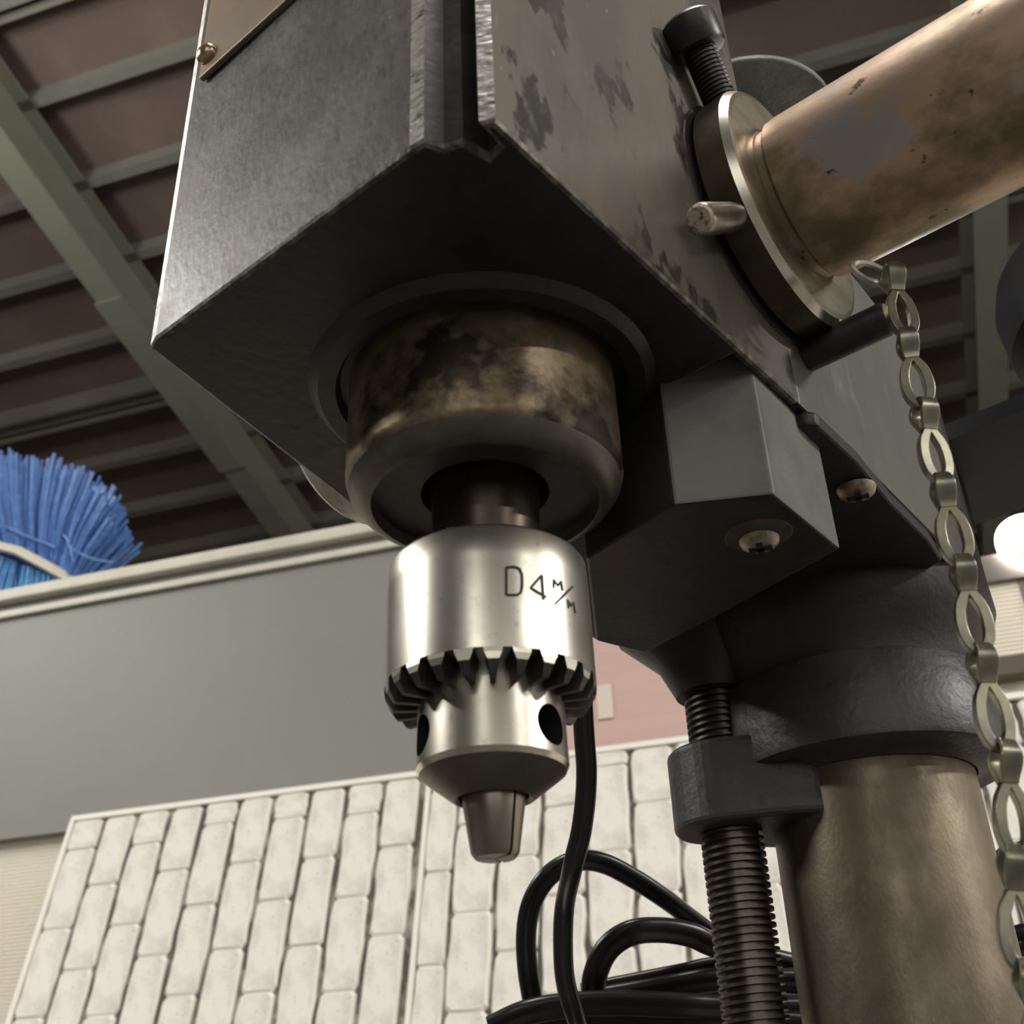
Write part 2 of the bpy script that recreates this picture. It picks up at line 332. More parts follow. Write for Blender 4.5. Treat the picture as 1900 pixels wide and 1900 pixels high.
# grey panel with the cream rail: front of a shelf unit
x0, x1 = wl((-260, 1200), DW + .05)[0], wl((1010, 1200), DW + .05)[0]
sh = empty('shelf_unit', wall_m @ Vector(((x0 + x1) / 2, DW + .05, -ZC))); sh.rotation_euler = (0, 0, -WH)
hw = (x1 - x0) / 2
zt0 = wl((300, 1100), DW + .05)[1] + ZC; zt1 = wl((300, 1047), DW + .05)[1] + ZC; zt2 = wl((300, 1069), DW + .05)[1] + ZC; zt3 = wl((300, 1084), DW + .05)[1] + ZC
zg_ = zg + ZC
MB().box((-hw, 0, zg_), (hw, .015, zt2)).build('front_panel', M_GREYPANEL, sh)
o = MB().box((-hw - .004, -.022, zt2), (hw + .004, .016, zt1)).build('top_rail', M_TRIMW, sh); bevel(o, .005, 3)
o = MB().box((-hw - .002, -.011, zt0 + .004), (hw + .002, -.0002, zt3)).build('bead_rail', M_TRIMW, sh); bevel(o, .003, 2)
MB().box((-hw, .016, zt1 - .05), (hw, .45, zt1 - .03)).build('shelf_board', M_TRIMW, sh)
for s in (-hw + .03, hw - .05): MB().box((s, .20, 0), (s + .04, .24, zt1 - .05)).build('upright', M_STEELP, sh)
MB().box((-hw, .44, 0), (-hw + .04, .45, zt1 - .05)).build('upright', M_STEELP, sh)
tag(sh, 'grey fronted shelf unit with cream rail, blue broom on top', 'shelf')

# brick panels: boards with upright courses, leaning back against the partition
lean = R(13)
bricks = []
def brick_mesh(n, L_, W_, seed):
    rnd = random.Random(seed); pts = []; J = rnd.uniform
    hw_, hl = W_ / 2, L_ / 2; c = .005
    for (sx, sy) in ((1, -1), (1, 1), (-1, 1), (-1, -1)):
        q = [(sx * (hw_ - J(0, .0015)), sy * (hl - c - J(0, .006))), (sx * (hw_ - c - J(0, .004)), sy * (hl - J(0, .0008)))]
        if sx * sy > 0: pass
        else: q = q[::-1]
        pts += q
        if sx == 1 and sy == -1: pts += [(hw_ - J(-.0022, .0030), y_) for y_ in (-hl * .5 + J(-.01, .01), J(-.01, .01), hl * .5 + J(-.01, .01))]
        if sx == -1 and sy == 1: pts += [(-hw_ + J(-.0022, .0030), y_) for y_ in (hl * .5 + J(-.01, .01), J(-.01, .01), -hl * .5 + J(-.01, .01))]
    n_ = len(pts); v = [(x, 0, y) for x, y in pts]; v += [(x - math.copysign(.0045, x), -.005 - rnd.random() * .0015, y - math.copysign(.0035, y) * min(1, abs(y) / .05)) for x, y in pts]
    f = [tuple(range(n_, 2 * n_))] + [(i, (i + 1) % n_, n_ + (i + 1) % n_, n_ + i) for i in range(n_)]
    me = bpy.data.meshes.new('brick'); me.from_pydata(v, [], f); me.materials.append(M_BRICK); me.materials.append(M_WHITE)
    for k_, p in enumerate(me.polygons): p.material_index = 0 if k_ == 0 else 1
    bm = bmesh.new(); bm.from_mesh(me); bmesh.ops.recalc_face_normals(bm, faces=bm.faces); bm.to_mesh(me); bm.free()
    return me
CW = (wl((782, 1430), DW)[0] - wl((145, 1518), DW)[0]) / 9.85
CL = .158
def brick_panel(xs, ncol, first, label, seed, cw, full_h=.78):
    rnd = random.Random(seed)
    variants = [brick_mesh(i, CL - .004, cw - .0070, seed * 50 + i) for i in range(6)]
    w = first + cw * (ncol - 1) + .008
    zt_ = wl((145, 1518), DW)[1]
    e = bpy.data.objects.new('brick_panel', None); COL.objects.link(e)
    e.matrix_world = wall_m @ Matrix.Translation((xs, DW, zt_)) @ Matrix.Rotation(-lean, 4, 'X')
    tag(e, label, 'wall panel', 'white brick panels')
    MB().box((0, 0, -full_h), (w, .008, 0)).build('backing_sheet', M_JOINT, e)
    MB().box((-.004, -.0075, -.0085), (w + .001, .0085, .002)).build('edge_strip', M_WHITE, e)
    MB().box((-.005, -.0075, -full_h), (.0035, .0085, -.0085)).build('edge_strip', M_WHITE, e)
    for c in range(ncol):
        xl = 0 if c == 0 else first + cw * (c - 1); xr = first + cw * c
        cx = (xl + xr) / 2 if c else first - cw / 2 + .001
        off = (c % 2) * CL / 2 + rnd.uniform(-.012, .012) + (seed * .031) % CL
        z = .01 - .0085 + off - CL
        while z > -full_h:
            lo_, hi_ = z - CL, z
            top = min(hi_, -.0105); bot = max(lo_, -full_h + .002)
            if top - bot > .02:
                b = bpy.data.objects.new('brick', variants[rnd.randrange(6)]); COL.objects.link(b); b.parent = e
                sx = 1.0; px = cx
                if c == 0: sx = max(.2, (first - .006) / (cw - .0065)); px = first / 2 + .001
                b.location = (px, -.0002, (top + bot) / 2); b.scale = (sx, 1 + rnd.uniform(-.1, .25), (top - bot + .0018) / (CL - .004))
            z -= CL
    # bricks that the top edge cuts
        z = .01 - .0085 + off
        top, bot = -.0105, z - CL
        if top - bot > .02:
            b = bpy.data.objects.new('brick', variants[rnd.randrange(6)]); COL.objects.link(b); b.parent = e
            sx = 1.0; px = cx
            if c == 0: sx = max(.2, (first - .006) / (cw - .0065)); px = first / 2 + .001
            b.location = (px, -.0002, (top + bot) / 2); b.scale = (sx, 1, (top - bot + .0018) / (CL - .004))
    return w
xs0 = wl((140, 1518), DW)[0]
f0 = wl((199, 1511), DW)[0] - xs0
w0 = brick_panel(xs0, 10, f0, 'white brick patterned panel with a free side edge, leaning under the grey shelf front', 3, CW)
w1 = brick_panel(xs0 + w0 + .008, 9, CW * .75, 'white brick patterned panel behind the chuck and the threaded lead screw', 4, CW * 1.06)
w2 = brick_panel(xs0 + w0 + w1 + .016, 9, CW * .9, 'white brick patterned panel showing beyond the hanging chain and column', 5, CW * 1.06)
# dark batten over the far panel
bx = wl((1872, 1240), DW + .05)
o = MB().box((-.035, -.02, -.018), (.035, .02, .018)).build('wooden_batten', M_WOODDK); o.matrix_world = wall_m @ Matrix.Translation((bx[0], DW + .053, bx[1])); bevel(o, .003)
tag(o, 'short dark brown batten fixed on the cream wall', 'batten')
# flood lamp
fx = wl((1892, 1008), DW + .07)
fl = empty('flood_lamp', wall_m @ Vector((fx[0], DW + .085, fx[1] - .09))); fl.rotation_euler = (0, 0, -WH)
o = MB().box((-.085, -.02, .02), (.06, .06, .075)).build('housing', M_LAMPB, fl); bevel(o, .004)
MB().lathe([(.0, .0), (.03, .004), (.048, .02), (.052, .04), (.048, .05)], ((.012, .02, .09), (0, -1, 0), (1, 0, 0), (0, 0, 1)), 32, caps=False).build('lamp_glass', M_LED, fl, 60)
MB().box((-.02, -.015, -.06), (.02, .015, .02)).build('bracket', M_LAMPB, fl)
tag(fl, 'glowing round flood lamp on the cream partition wall', 'lamp')

# blue broom lying on the shelf
def broom():
    D = DW + .20; rnd = random.Random(5)
    c0 = onw((60, 1046), D) + np.array([0, 0, 0])
    pxm = np.linalg.norm(onw((61, 1046), D) - onw((60, 1046), D))
    root = empty('blue_broom', Vector((c0[0], c0[1], zt1 - .03))); root.rotation_euler = (0, 0, -WH)
    tag(root, 'bundle of bright blue broom bristles with a cream tie, on the grey shelf', 'broom')
    zb = zt1 - .03 - ZC
    def w3(px, py, dep):     # px, py image offsets at the broom's own plane -> local xyz
        X = onw((px, py), D); return np.array([(X - c0) @ We, dep, X[2] - zb])
    up = MB(); lowr = MB(); tips = MB()
    for i in range(820):
        s = rnd.uniform(-1.25, 1); dpt = rnd.uniform(-1, 1)
        rx, ry = 60 + s * 88, 1046 + s * 34
        SS = (-1.3, -.8, -.4, 0, .35, .65, .88, 1.0); tx = np.interp(s, SS, (-90, -40, 15, 75, 140, 200, 236, 230)); ty = np.interp(s, SS, (850, 862, 868, 871, 876, 902, 945, 1000))
        cut = rnd.uniform(.80, 1.0) if dpt > -.3 else rnd.uniform(.9, 1.03); tx = rx + (tx - rx) * cut + rnd.gauss(0, 7); ty = ry + (ty - ry) * cut + rnd.gauss(0, 4)
        a = w3(rx, ry, dpt * .028); b = w3(tx, ty, dpt * .075 - .01); mid = (a + b) / 2 + np.array([0, dpt * .012, 0])
        up.sweep([a, mid, b], circ(rnd.uniform(.0022, .0036), 5), scale=[.9, 1, 1.35])
    for i in range(240):
        s = rnd.uniform(-1.25, 1); dpt = rnd.uniform(-1, 1)
        rx, ry = 60 + s * 86, 1058 + s * 34
        a = w3(rx, ry, dpt * .03); b = w3(rx + s * 22 - 8 + rnd.uniform(-10, 10), ry + 75 - 15 * s, dpt * .05); b[2] = .003
        lowr.sweep([a, (a + b) / 2, b], circ(rnd.uniform(.0022, .003), 5))
    for (q0, q1, q2) in (((150, 1030), (190, 1052), (234, 1060)), ((20, 985), (70, 1010), (128, 1032)), ((0, 1000), (20, 985), (42, 965)), ((130, 1000), (150, 1020), (160, 1060))):
        up.sweep(smoothpath([w3(*q0, -.045), w3(*q1, -.05), w3(*q2, -.05)], 4), circ(.003, 6))
    o = up.build('bristle', M_BLUE, root, 60); o['kind'] = 'stuff'
    o = lowr.build('bristle_stub', M_BLUE2, root, 60); o['kind'] = 'stuff'
    bp = []
    for i in range(36):
        t = 2 * PI * i / 36; s = math.cos(t) * 1.08
        p = w3(60 - 6 + s * 92, 1048 + s * 36 - 12 * (1 - abs(s)), 0); p[1] = -.043 * math.sin(t) if True else 0; bp.append(p)
    MB().sweep(bp, [(.011, .005), (-.011, .005), (-.011, -.005), (.011, -.005), (.0, -.007)], closed=True).build('tie_band', M_BAND, root, 40)
broom()

# ------------------------------------------------------------------ bench (below the frame)
zb = -.42                                     # press base, relative to camera height
bc = Q0 + .12 * Vv
bench = empty('workbench', (bc[0], bc[1] + .25, 0)); tag(bench, 'heavy brown wooden workbench carrying the drill press', 'workbench')
o = MB().box((-.75, -.42, ZC + zb - .06), (.75, .42, ZC + zb)).build('bench_top', M_BENCH, bench); bevel(o, .006)
for sx in (-.68, .60):
    for sy in (-.36, .28): MB().box((sx, sy, 0), (sx + .08, sy + .08, ZC + zb - .06)).build('leg', M_BENCH, bench)

# ------------------------------------------------------------------ drill press
DP = empty('drill_press', (Q[0], Q[1], ZC + zb), -HEAD)
tag(DP, 'worn black cast iron drill press with steel chuck and round column', 'drill press')
mm = .001
def part(B_, name, mats, parent=DP, smooth=None): return B_.build(name, mats, parent, smooth, dz=zb)
# -- head casting
ZH = .168
outline = [(-42.6, -65.9), (40.5, -66.8), (44.0, -66.5), (45.8, -62.8), (49.5, -61.5), (50.8, -55.5), (53.6, -56), (54.3, -62.4), (57.2, -61.0), (56.4, 0), (56, 60.5)]
ks = [1, 2, 0, 0, 0, 2, 3, 3, 0, 0, 2]
front = outline + [(-64, 60.5), (-65.5, 15), (-46.6, -64.6)]
fr = [(x * mm, y * mm) for x, y in front]
kside = [1, 2, 0, 0, 0, 0, 0, 2, 3, 3, 0, 0, 0, 2]
HB = MB().prism(fr, ZH, .47, 0, kside)
head = part(HB, 'head_casting', [M_BLACK, M_FRONT, M_CHIP, M_WORN, M_EDGE])
tower_cut = MB().prism([(-58 * mm, 44 * mm), (-30 * mm, 31 * mm), (53.4 * mm, 31 * mm), (53.4 * mm, 70 * mm), (-58 * mm, 70 * mm)], ZH - .01, .178, 0).build('c1', M_BLACK, DP, None, zb)
boolean(head, [tower_cut])
if M_EDGE.name not in [m_.name for m_ in head.data.materials]: head.data.materials.append(M_EDGE)
bm_ = bevel(head, .0012, 2, 50, [m_.name for m_ in head.data.materials].index(M_EDGE.name)).modifiers[0]; bm_.limit_method = 'WEIGHT'
ba_ = head.data.attributes.new('bevel_weight_edge', 'FLOAT', 'EDGE')
for e_ in head.data.edges:
    if all(abs(head.data.vertices[q].co.z - (ZH - zb)) < 1e-5 for q in e_.vertices): ba_.data[e_.index].value = 1.0
# -- rear body around the column
cx, cy = 0., 197.
arc = [(53 * math.cos(R(a)), cy + 53 * math.sin(R(a))) for a in range(-8, 190, 9)]
rear = [(56, 60.4), (55.5, 100), (53.2, 165)] + arc + [(-60, 185), (-67, 171), (-73, 148), (-66, 60.4)]
RB = MB().prism([(x * mm, y * mm) for x, y in rear], ZH, .262, 0, [1, 1, 1] + [0] * (len(rear) - 3))
rearo = part(RB, 'rear_casting', [M_BLACK, mat('dusty grey side paint', (.15, .147, .135), .42, .15, (.10, .097, .09), (.2, .19, .17), 30, .42, .65, 90, .58, .7, bump=.2, bscale=300, rough2=.5, stretch=(1, 1, .35)), M_GREYBLK])
bevel(rearo, .0008, 2, 40)
blk = MB().prism([(2.5, 36), (34, 28.5), (53.6, 40.5), (52.6, 77), (10, 90), (-22, 98), (-27, 80)], 133, 180, 0, [0, 1, 1, 0, 0, 0, 0])  # front-left facet black: the quill's shade put into its colour
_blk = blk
# -- column boss flare and lead screw bracket under the rear casting
boss = MB().lathe([(53, 168.5), (53.2, 161), (50.5, 154), (47, 147), (45, 142.5), (44.2, 138.5), (36, 138.5)], A3(0, cy, 0), 72)
boss.v = [(x, y, z) for x, y, z in boss.v]
sc_u, sc_v = -37., 164.
n_ = 28; top = []; bot = []; midr = []
for i in range(n_):
    a = 2 * PI * i / n_; ca, sa = math.cos(a), math.sin(a)
    top.append((sc_u - 6 + 30 * ca, sc_v + 3 + 26 * sa, 168.5)); midr.append((sc_u - 1 + 18 * ca, sc_v + 16.5 * sa, 153)); bot.append((sc_u + 13 * ca, sc_v + 13 * sa, 141))
br = MB().add(top + midr + bot, [tuple(range(n_))] + [(i, (i + 1) % n_, n_ + (i + 1) % n_, n_ + i) for i in range(n_)] + [(n_ + i, n_ + (i + 1) % n_, 2 * n_ + (i + 1) % n_, 2 * n_ + i) for i in range(n_)] + [tuple(range(2 * n_, 3 * n_))[::-1]])
def scaled(B_, s=mm): B_.v = [(x * s, y * s, z * s) for x, y, z in B_.v]; return B_
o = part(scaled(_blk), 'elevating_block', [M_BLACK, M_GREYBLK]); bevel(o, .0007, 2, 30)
part(scaled(boss), 'column_boss', M_DARK, smooth=50)
part(scaled(br), 'screw_bracket', M_DARK, smooth=50)
# -- bottom cover plate with its screws
cp = MB().prism([(55.2, 64), (57.4, 67), (57.0, 92), (54.3, 120), (53.2, 150), (51.0, 166), (40, 172), (-20, 172), (-20, 80), (40, 70), (50, 64)], 163.8, 168.2, 0)
o = part(scaled(cp), 'cover_plate', M_DARK); bevel(o, .0009, 2)
def pan_screw(u, v, z, r=6.2, label=None):
    b = MB().lathe([(0.01, z - 3.0), (r * .55, z - 2.7), (r * .9, z - 1.6), (r, z)], A3(u, v, 0), 24, caps=False)
    s = part(scaled(b), 'screw', M_SCREWHD, smooth=60)
    c = MB()
    for rot in (R(20), R(110)):
        ca, sa = math.cos(rot), math.sin(rot)
        pts = [(-r * .55, -.8), (r * .55, -.8), (r * .55, .8), (-r * .55, .8)]
        c.prism([(u + x * ca - y * sa, v + x * sa + y * ca) for x, y in pts], z - 3.25, z - 2.2, 0)
    part(scaled(c), 'slot', M_HOLE, s)
    return s
p1 = pl((1410, 1010), 2, .1315); p2 = pl((1590, 913), 2, .1625)
pan_screw(p1[0] / mm, p1[1] / mm, 133.1, 5.2)
part(scaled(MB().lathe([(.01, 132.7), (8.2, 132.75), (8.6, 133.2)], A3(p1[0] / mm + 1, p1[1] / mm - 2, 0), 28, caps=False)), 'rust_stain', M_STAIN)
pan_screw(p2[0] / mm, p2[1] / mm, 163.6, 5.6)
# -- quill ring and quill
part(scaled(MB().lathe([(44, 169), (41.8, 166.6), (40.5, 165.6), (36.2, 165.6), (35.2, 167.2), (34.6, 172)], A3(0, 0), 96, caps=False)), 'quill_ring', M_BLACK, smooth=35)
qk = [0, 0, 0, 1, 1, 1, 1, 2, 2, 2]
part(scaled(MB().lathe([(32.8, 215), (32.9, 170), (32.9, 140.6), (32.2, 138.2), (30.4, 135.8), (28.2, 134.2), (26.8, 134.0), (26.4, 137.2), (15.2, 137.4), (14.6, 138.5), (14.6, 152)], A3(0, 0), 96, qk, caps=False)), 'quill', [M_QUILL, M_RIM, M_DARK], smooth=35)
part(scaled(MB().lathe([(14.55, 150), (13, 138), (12.3, 126), (11.2, 117)], A3(0, 0), 64)), 'spindle', M_SPIN, smooth=40)
# -- chuck
cf = -math.atan2(Q[0], Q[1])                  # azimuth helper: direction from the chuck axis to the camera
tow = np.array([-Q[0], -Q[1], 0]) / math.hypot(Q[0], Q[1]); rgt = np.array([-tow[1], tow[0], 0])
if rgt[0] < 0: rgt = -rgt
tl = np.array([tow @ Uv, tow @ Vv]); rl = np.array([rgt @ Uv, rgt @ Vv])
def cyl(phi, r, z): d = tl * math.cos(phi) + rl * math.sin(phi); return (d[0] * r, d[1] * r, z)
chuck = part(scaled(MB().lathe([(10, 117.8), (19.6, 117.8), (21.6, 117.3), (22.3, 116.2), (22.6, 110), (22.7, 92), (22.7, 88.9), (15.4, 88.9)], A3(0, 0), 128)), 'chuck', M_CHUCK, smooth=30)
chuck['label'] = 'bright steel keyed drill chuck body'
gt = MB(); NT = 24; pit = 2 * PI / NT
for i in range(NT):
    c0 = R(-5.8) + pit * (i + .5)
    ring = []
    for sgn in (0, 1):
        for (zz_, h, ro) in ((88.95, .34, 22.72), (87.9, .30, 22.72), (86.5, .20, 22.5), (84.0, .13, 20.9)):
            r = 15.6 if sgn else ro; ring.append([cyl(c0 - h * pit, r, zz_), cyl(c0 + h * pit, r, zz_)])
    v = [p for pr in ring for p in pr]; f = []
    for j in range(3):
        a = 2 * j; f += [(a, a + 1, a + 3, a + 2)]; b = 8 + 2 * j; f += [(b, b + 2, b + 3, b + 1)]
        f += [(a, a + 2, b + 2, b), (a + 1, b + 1, b + 3, a + 3)]
    f += [(6, 7, 15, 14), (0, 8, 9, 1)]
    gt.add(v, f, 0); n0 = len(gt.m) - len(f)
    for q in (0, 4): gt.m[n0 + q] = 1
part(scaled(gt), 'gear_teeth', [M_TOOTH, M_CHUCK], chuck)
slv = part(scaled(MB().lathe([(15.3, 89), (15.6, 84), (15.9, 71.2), (15.3, 70.0), (8.7, 64.9), (8.0, 64.6), (7.3, 65.2), (7.3, 74)], A3(0, 0), 96, [0, 0, 2, 1, 1, 1, 1])), 'sleeve', [M_SLEEVE, M_CONE, M_BRIGHT], chuck, smooth=25)
cuts = []
for phi in (51.5, -68.5, 171.5):
    d = tl * math.cos(R(phi)) + rl * math.sin(R(phi))
    c = scaled(MB().lathe([(4.3, 9), (4.3, 20)], ((0, 0, 77.0), (d[0], d[1], 0), (-d[1], d[0], 0), (0, 0, 1)), 28)).build('c', M_HOLE, DP, None, zb); cuts.append(c)
boolean(slv, cuts)
slv.data.set_sharp_from_angle(angle=R(25))
for j in range(3):
    c0 = R(-19 + 120 * j)
    v = []; rings = [(6.9, 73), (6.8, 66), (4.9, 54.0), (4.1, 53.0)]
    for (r, z) in rings:
        v.append(cyl(c0, .25, z))
        for q in range(9): 
            h = R(60) - .34 / r; v.append(cyl(c0 - h + 2 * h * q / 8, r, z))
    f = []
    for a in range(3):
        for q in range(10):
            n1 = (q + 1) % 10; f.append((a * 10 + q, a * 10 + n1, (a + 1) * 10 + n1, (a + 1) * 10 + q))
    f += [tuple(range(10))[::-1], tuple(range(30, 40))]
    part(scaled(MB().add(v, f)), 'jaw', M_JAW, chuck, smooth=30)
# engraved size mark  D 4 m/m
def on_chuck(p, r=.02274):
    d = ray(p); ox, oy = -Q[0], -Q[1]
    a = d[0] ** 2 + d[1] ** 2; b = 2 * (ox * d[0] + oy * d[1]); c = ox * ox + oy * oy - r * r
    t = (-b - math.sqrt(max(b * b - 4 * a * c, 0))) / (2 * a); return loc(d * t)
def c4(x, y): return (650 + x / 2.923, 950 + y / 2.923)
strokes = [[(846, 300), (846, 375), (846, 450)], [(846, 300), (890, 297), (918, 308), (931, 340), (932, 400), (925, 437), (905, 450), (846, 450)],
           [(1040, 342), (1010, 375), (979, 411), (1020, 437), (1066, 462)], [(1040, 342), (1044, 410), (1048, 476)],
           [(1104, 412), (1104, 366), (1126, 400), (1143, 374), (1150, 426)], [(1206, 404), (1160, 450), (1110, 500)],
           [(1184, 522), (1180, 478), (1198, 508), (1211, 490), (1220, 548)]]
ink = MB()
for s_ in strokes:
    pp = []
    for a, b in zip(s_[:-1], s_[1:]):
        for q in range(4): pp.append((a[0] + (b[0] - a[0]) * q / 4, a[1] + (b[1] - a[1]) * q / 4))
    pp.append(s_[-1]); P = [np.array(on_chuck(c4(*p))) for p in pp]
    side = [np.array([p[0], p[1], 0]) / np.hypot(p[0], p[1]) for p in P]
    ink.sweep(P, [(.00026, .00004), (-.00026, .00004), (-.00026, -.00008), (.00026, -.00008)], side=np.array(side))
o = part(ink, 'engraved_mark', M_INK, chuck); o['label'] = 'dark engraved size mark D4 M/M'
# -- feed hub on the right side of the head
hv, hz = 54., 225.
HF = ((0, hv, hz), (1, 0, 0), (0, 1, 0), (0, 0, 1))
part(scaled(MB().lathe([(37.5, 54), (36.8, 56.8), (30, 57.3)], HF, 72)), 'hub_boss', M_DARK, smooth=40)
hub = part(scaled(MB().lathe([(33, 57.2), (35.4, 58.4), (35.6, 66.2), (34.2, 68.2), (32.8, 68.6), (22.4, 68.4), (21.0, 67.5)], HF, 96, [0, 0, 1, 1, 2, 2])), 'hub_collar', [M_COLLAR, M_BRIGHT, M_FACE], smooth=25)
part(scaled(MB().lathe([(21.5, 57), (21.8, 70.5), (23.0, 71.5), (23.3, 74), (23.3, 205), (21, 209)], HF, 96)), 'feed_shaft', M_SHAFT, smooth=30)
def radial(dirv, u=62.2):
    d = np.array([0, dirv[0], dirv[1]]); d = d / np.linalg.norm(d); e1 = np.array([1., 0, 0]); return d, e1, np.cross(d, e1)
d, e1, e2 = radial((-.50, .87)); base = np.array([62.2, 33.5, 247.5])
bolt = MB().lathe([(4.6, 19.5), (7.3, 19.8), (7.7, 20.6), (7.7, 28.6), (7.1, 29.4), (4.2, 29.4), (4.2, 25.5)], (base, d, e1, e2), 40)
bo = part(scaled(bolt), 'cap_screw', M_BOLT, hub, smooth=35)
def thread(frm, r0, r1, h0, h1, pitch, seg=28):
    o_, a_, x_, y_ = [np.array(q, float) for q in frm]; v = []; f = []; n = int((h1 - h0) / pitch * seg)
    pr = [(r0, -.5), (r0, -.26), (r1, -.2), (r1, .2), (r0, .26)]
    for i in range(n + 1):
        t = 2 * PI * i / seg; h = h0 + pitch * i / seg
        for (r, k_) in pr: v.append(tuple(o_ + a_ * (h + k_ * pitch) + (x_ * math.cos(t) + y_ * math.sin(t)) * r))
    m = len(pr)
    for i in range(n):
        for j in range(m - 1): f.append((i * m + j, i * m + j + 1, (i + 1) * m + j + 1, (i + 1) * m + j))
        if i + seg < n: f.append((i * m + m - 1, (i + seg) * m, (i + seg + 1) * m, (i + 1) * m + m - 1))
    return MB().add(v, f)
part(scaled(thread((base, d, e1, e2), 4.0, 4.6, -2, 20, 1.25)), 'screw_thread', M_BOLT, bo, smooth=40)
part(scaled(MB().lathe([(3.9, -3), (3.9, 20.5)], (base, d, e1, e2), 20)), 'screw_core', M_BOLT, bo, smooth=40)
d, e1, e2 = radial((-.80, -.60)); base = np.array([62.2, hv, hz])
pin = part(scaled(MB().lathe([(3.9, 30), (3.9, 57.5), (3.5, 58.6)], (base, d, e1, e2), 32)), 'dowel_pin', M_PIN, hub, smooth=40)
part(scaled(MB().lathe([(3.5, 58.6), (2.9, 59.3), (.01, 59.5)], (base, d, e1, e2), 32, caps=False)), 'pin_end', M_PINEND, pin, smooth=40)
sp_ = part(scaled(MB().lathe([(4.7, 52), (4.7, 79), (4.0, 80.2)], ((0, 72, 190), (1, 0, 0), (0, 1, 0), (0, 0, 1)), 32)), 'stop_pin', M_DARK, smooth=40)
part(scaled(MB().lathe([(4.0, 80.2), (.01, 80.4)], ((0, 72, 190), (1, 0, 0), (0, 1, 0), (0, 0, 1)), 32, caps=False)), 'pin_end', M_FACE, sp_)
# -- spring cap on the left side
SF = ((0, hv, hz), (-1, 0, 0), (0, 1, 0), (0, 0, 1))
part(scaled(MB().lathe([(24, 60), (24.5, 86), (29.0, 87), (30, 88.5), (30, 91), (28.6, 92), (28.8, 99), (30, 100), (30, 107), (28.5, 109), (8, 110)], SF, 64, [1, 1, 0, 0, 0, 1, 1, 0, 0, 0])), 'spring_cap', [M_ALU, M_BROWN], smooth=30)
# -- nameplate
zp = .2515
np_ = MB().box((-.0375, -.0680, zp), (.040, -.0662, .36)); o = part(np_, 'nameplate', M_PLATE); bevel(o, .0004, 2)
for (u_, z_) in ((-.0345, zp + .0068), (-.0345, .353)):
    part(MB().lathe([(.0031, 0), (.0031, .0008), (.0026, .0018), (.0014, .0025), (.0001, .0027)], ((u_, -.0680, z_), (0, -1, 0), (1, 0, 0), (0, 0, 1)), 20, caps=False), 'rivet', M_RIVET, o, 50)
# -- pulley above the rear casting
part(scaled(MB().lathe([(14, 262), (14, 421), (15, 424), (43, 424), (43.5, 424.6), (43.5, 426.5), (42, 427.5), (14, 428)], A3(0, cy), 64, caps=True)), 'pulley', M_PULLEY, smooth=30)
# -- motor and its plate
pm = pl((1765, 815), 1, .26)
part(MB().box((.0, .26, pm[2]), (.26, .343, pm[2] + .008)), 'motor_plate', M_MOTOR)
MC = A3(.130, .332, 0)
z0 = pm[2] + .008
part(MB().lathe([(.060, z0), (.066, z0 + .004), (.068, z0 + .035), (.0655, z0 + .037), (.0655, z0 + .05), (.070, z0 + .052), (.072, z0 + .075), (.069, z0 + .086), (.060, z0 + .092), (.02, z0 + .093)], MC, 64), 'motor', M_MOTOR, smooth=30)
part(MB().box((-.03, .235, .236), (.03, .30, pm[2])), 'motor_arm', M_MOTOR)
# -- column, collar, lead screw, base
part(scaled(MB().lathe([(34.3, -402), (34.3, 170)], A3(0, cy), 96)), 'column', M_COLUMN, smooth=40)
def hullpoly(c1, r1, c2, r2, n=40):
    P = []
    for (c, r) in ((c1, r1), (c2, r2)):
        for i in range(n): P.append((c[0] + r * math.cos(2 * PI * i / n), c[1] + r * math.sin(2 * PI * i / n)))
    P = sorted(set(P)); 
    def half(Pt):
        h = []
        for p in Pt:
            while len(h) > 1 and (h[-1][0] - h[-2][0]) * (p[1] - h[-2][1]) - (h[-1][1] - h[-2][1]) * (p[0] - h[-2][0]) <= 0: h.pop()
            h.append(p)
        return h
    l = half(P); u = half(P[::-1]); return l[:-1] + u[:-1]
ringb = MB().lathe([(43.5, 139.2), (46.6, 139.0), (47.4, 137.8), (48.6, 112), (48.2, 110.4), (46.5, 109.6), (40, 109.2), (37.5, 108.6), (35.0, 107.4), (34.5, 112)], A3(0, cy), 96, caps=False)
colr = part(scaled(ringb), 'column_collar', M_CAST2, smooth=35)
dd = np.array([sc_u, sc_v - cy]); dl = np.linalg.norm(dd); dd = dd / dl
lug = MB().prism(hullpoly((sc_u, sc_v), 18.6, (sc_u - dd[0] * 22, sc_v - dd[1] * 22), 24), 93.0, 120.5)
o = part(scaled(lug), 'screw_lug', M_CAST2, colr); bevel(o, .0022, 3, 40); 
part(scaled(thread(A3(sc_u, sc_v), 8.9, 10.4, -395, 146, 2.45, 32)), 'lead_screw', M_SCREW, smooth=40)
ba = MB().prism([(x * mm, y * mm) for x, y in ((-110, -90), (110, -90), (110, 290), (-110, 290))], -.42, -.395)
o = part(ba, 'base_casting', M_BLACK); bevel(o, .006, 3)
part(scaled(MB().lathe([(60, -396), (58, -392), (46, -385), (45, -360), (35, -359)], A3(0, cy), 64)), 'base_boss', M_BLACK, smooth=40)

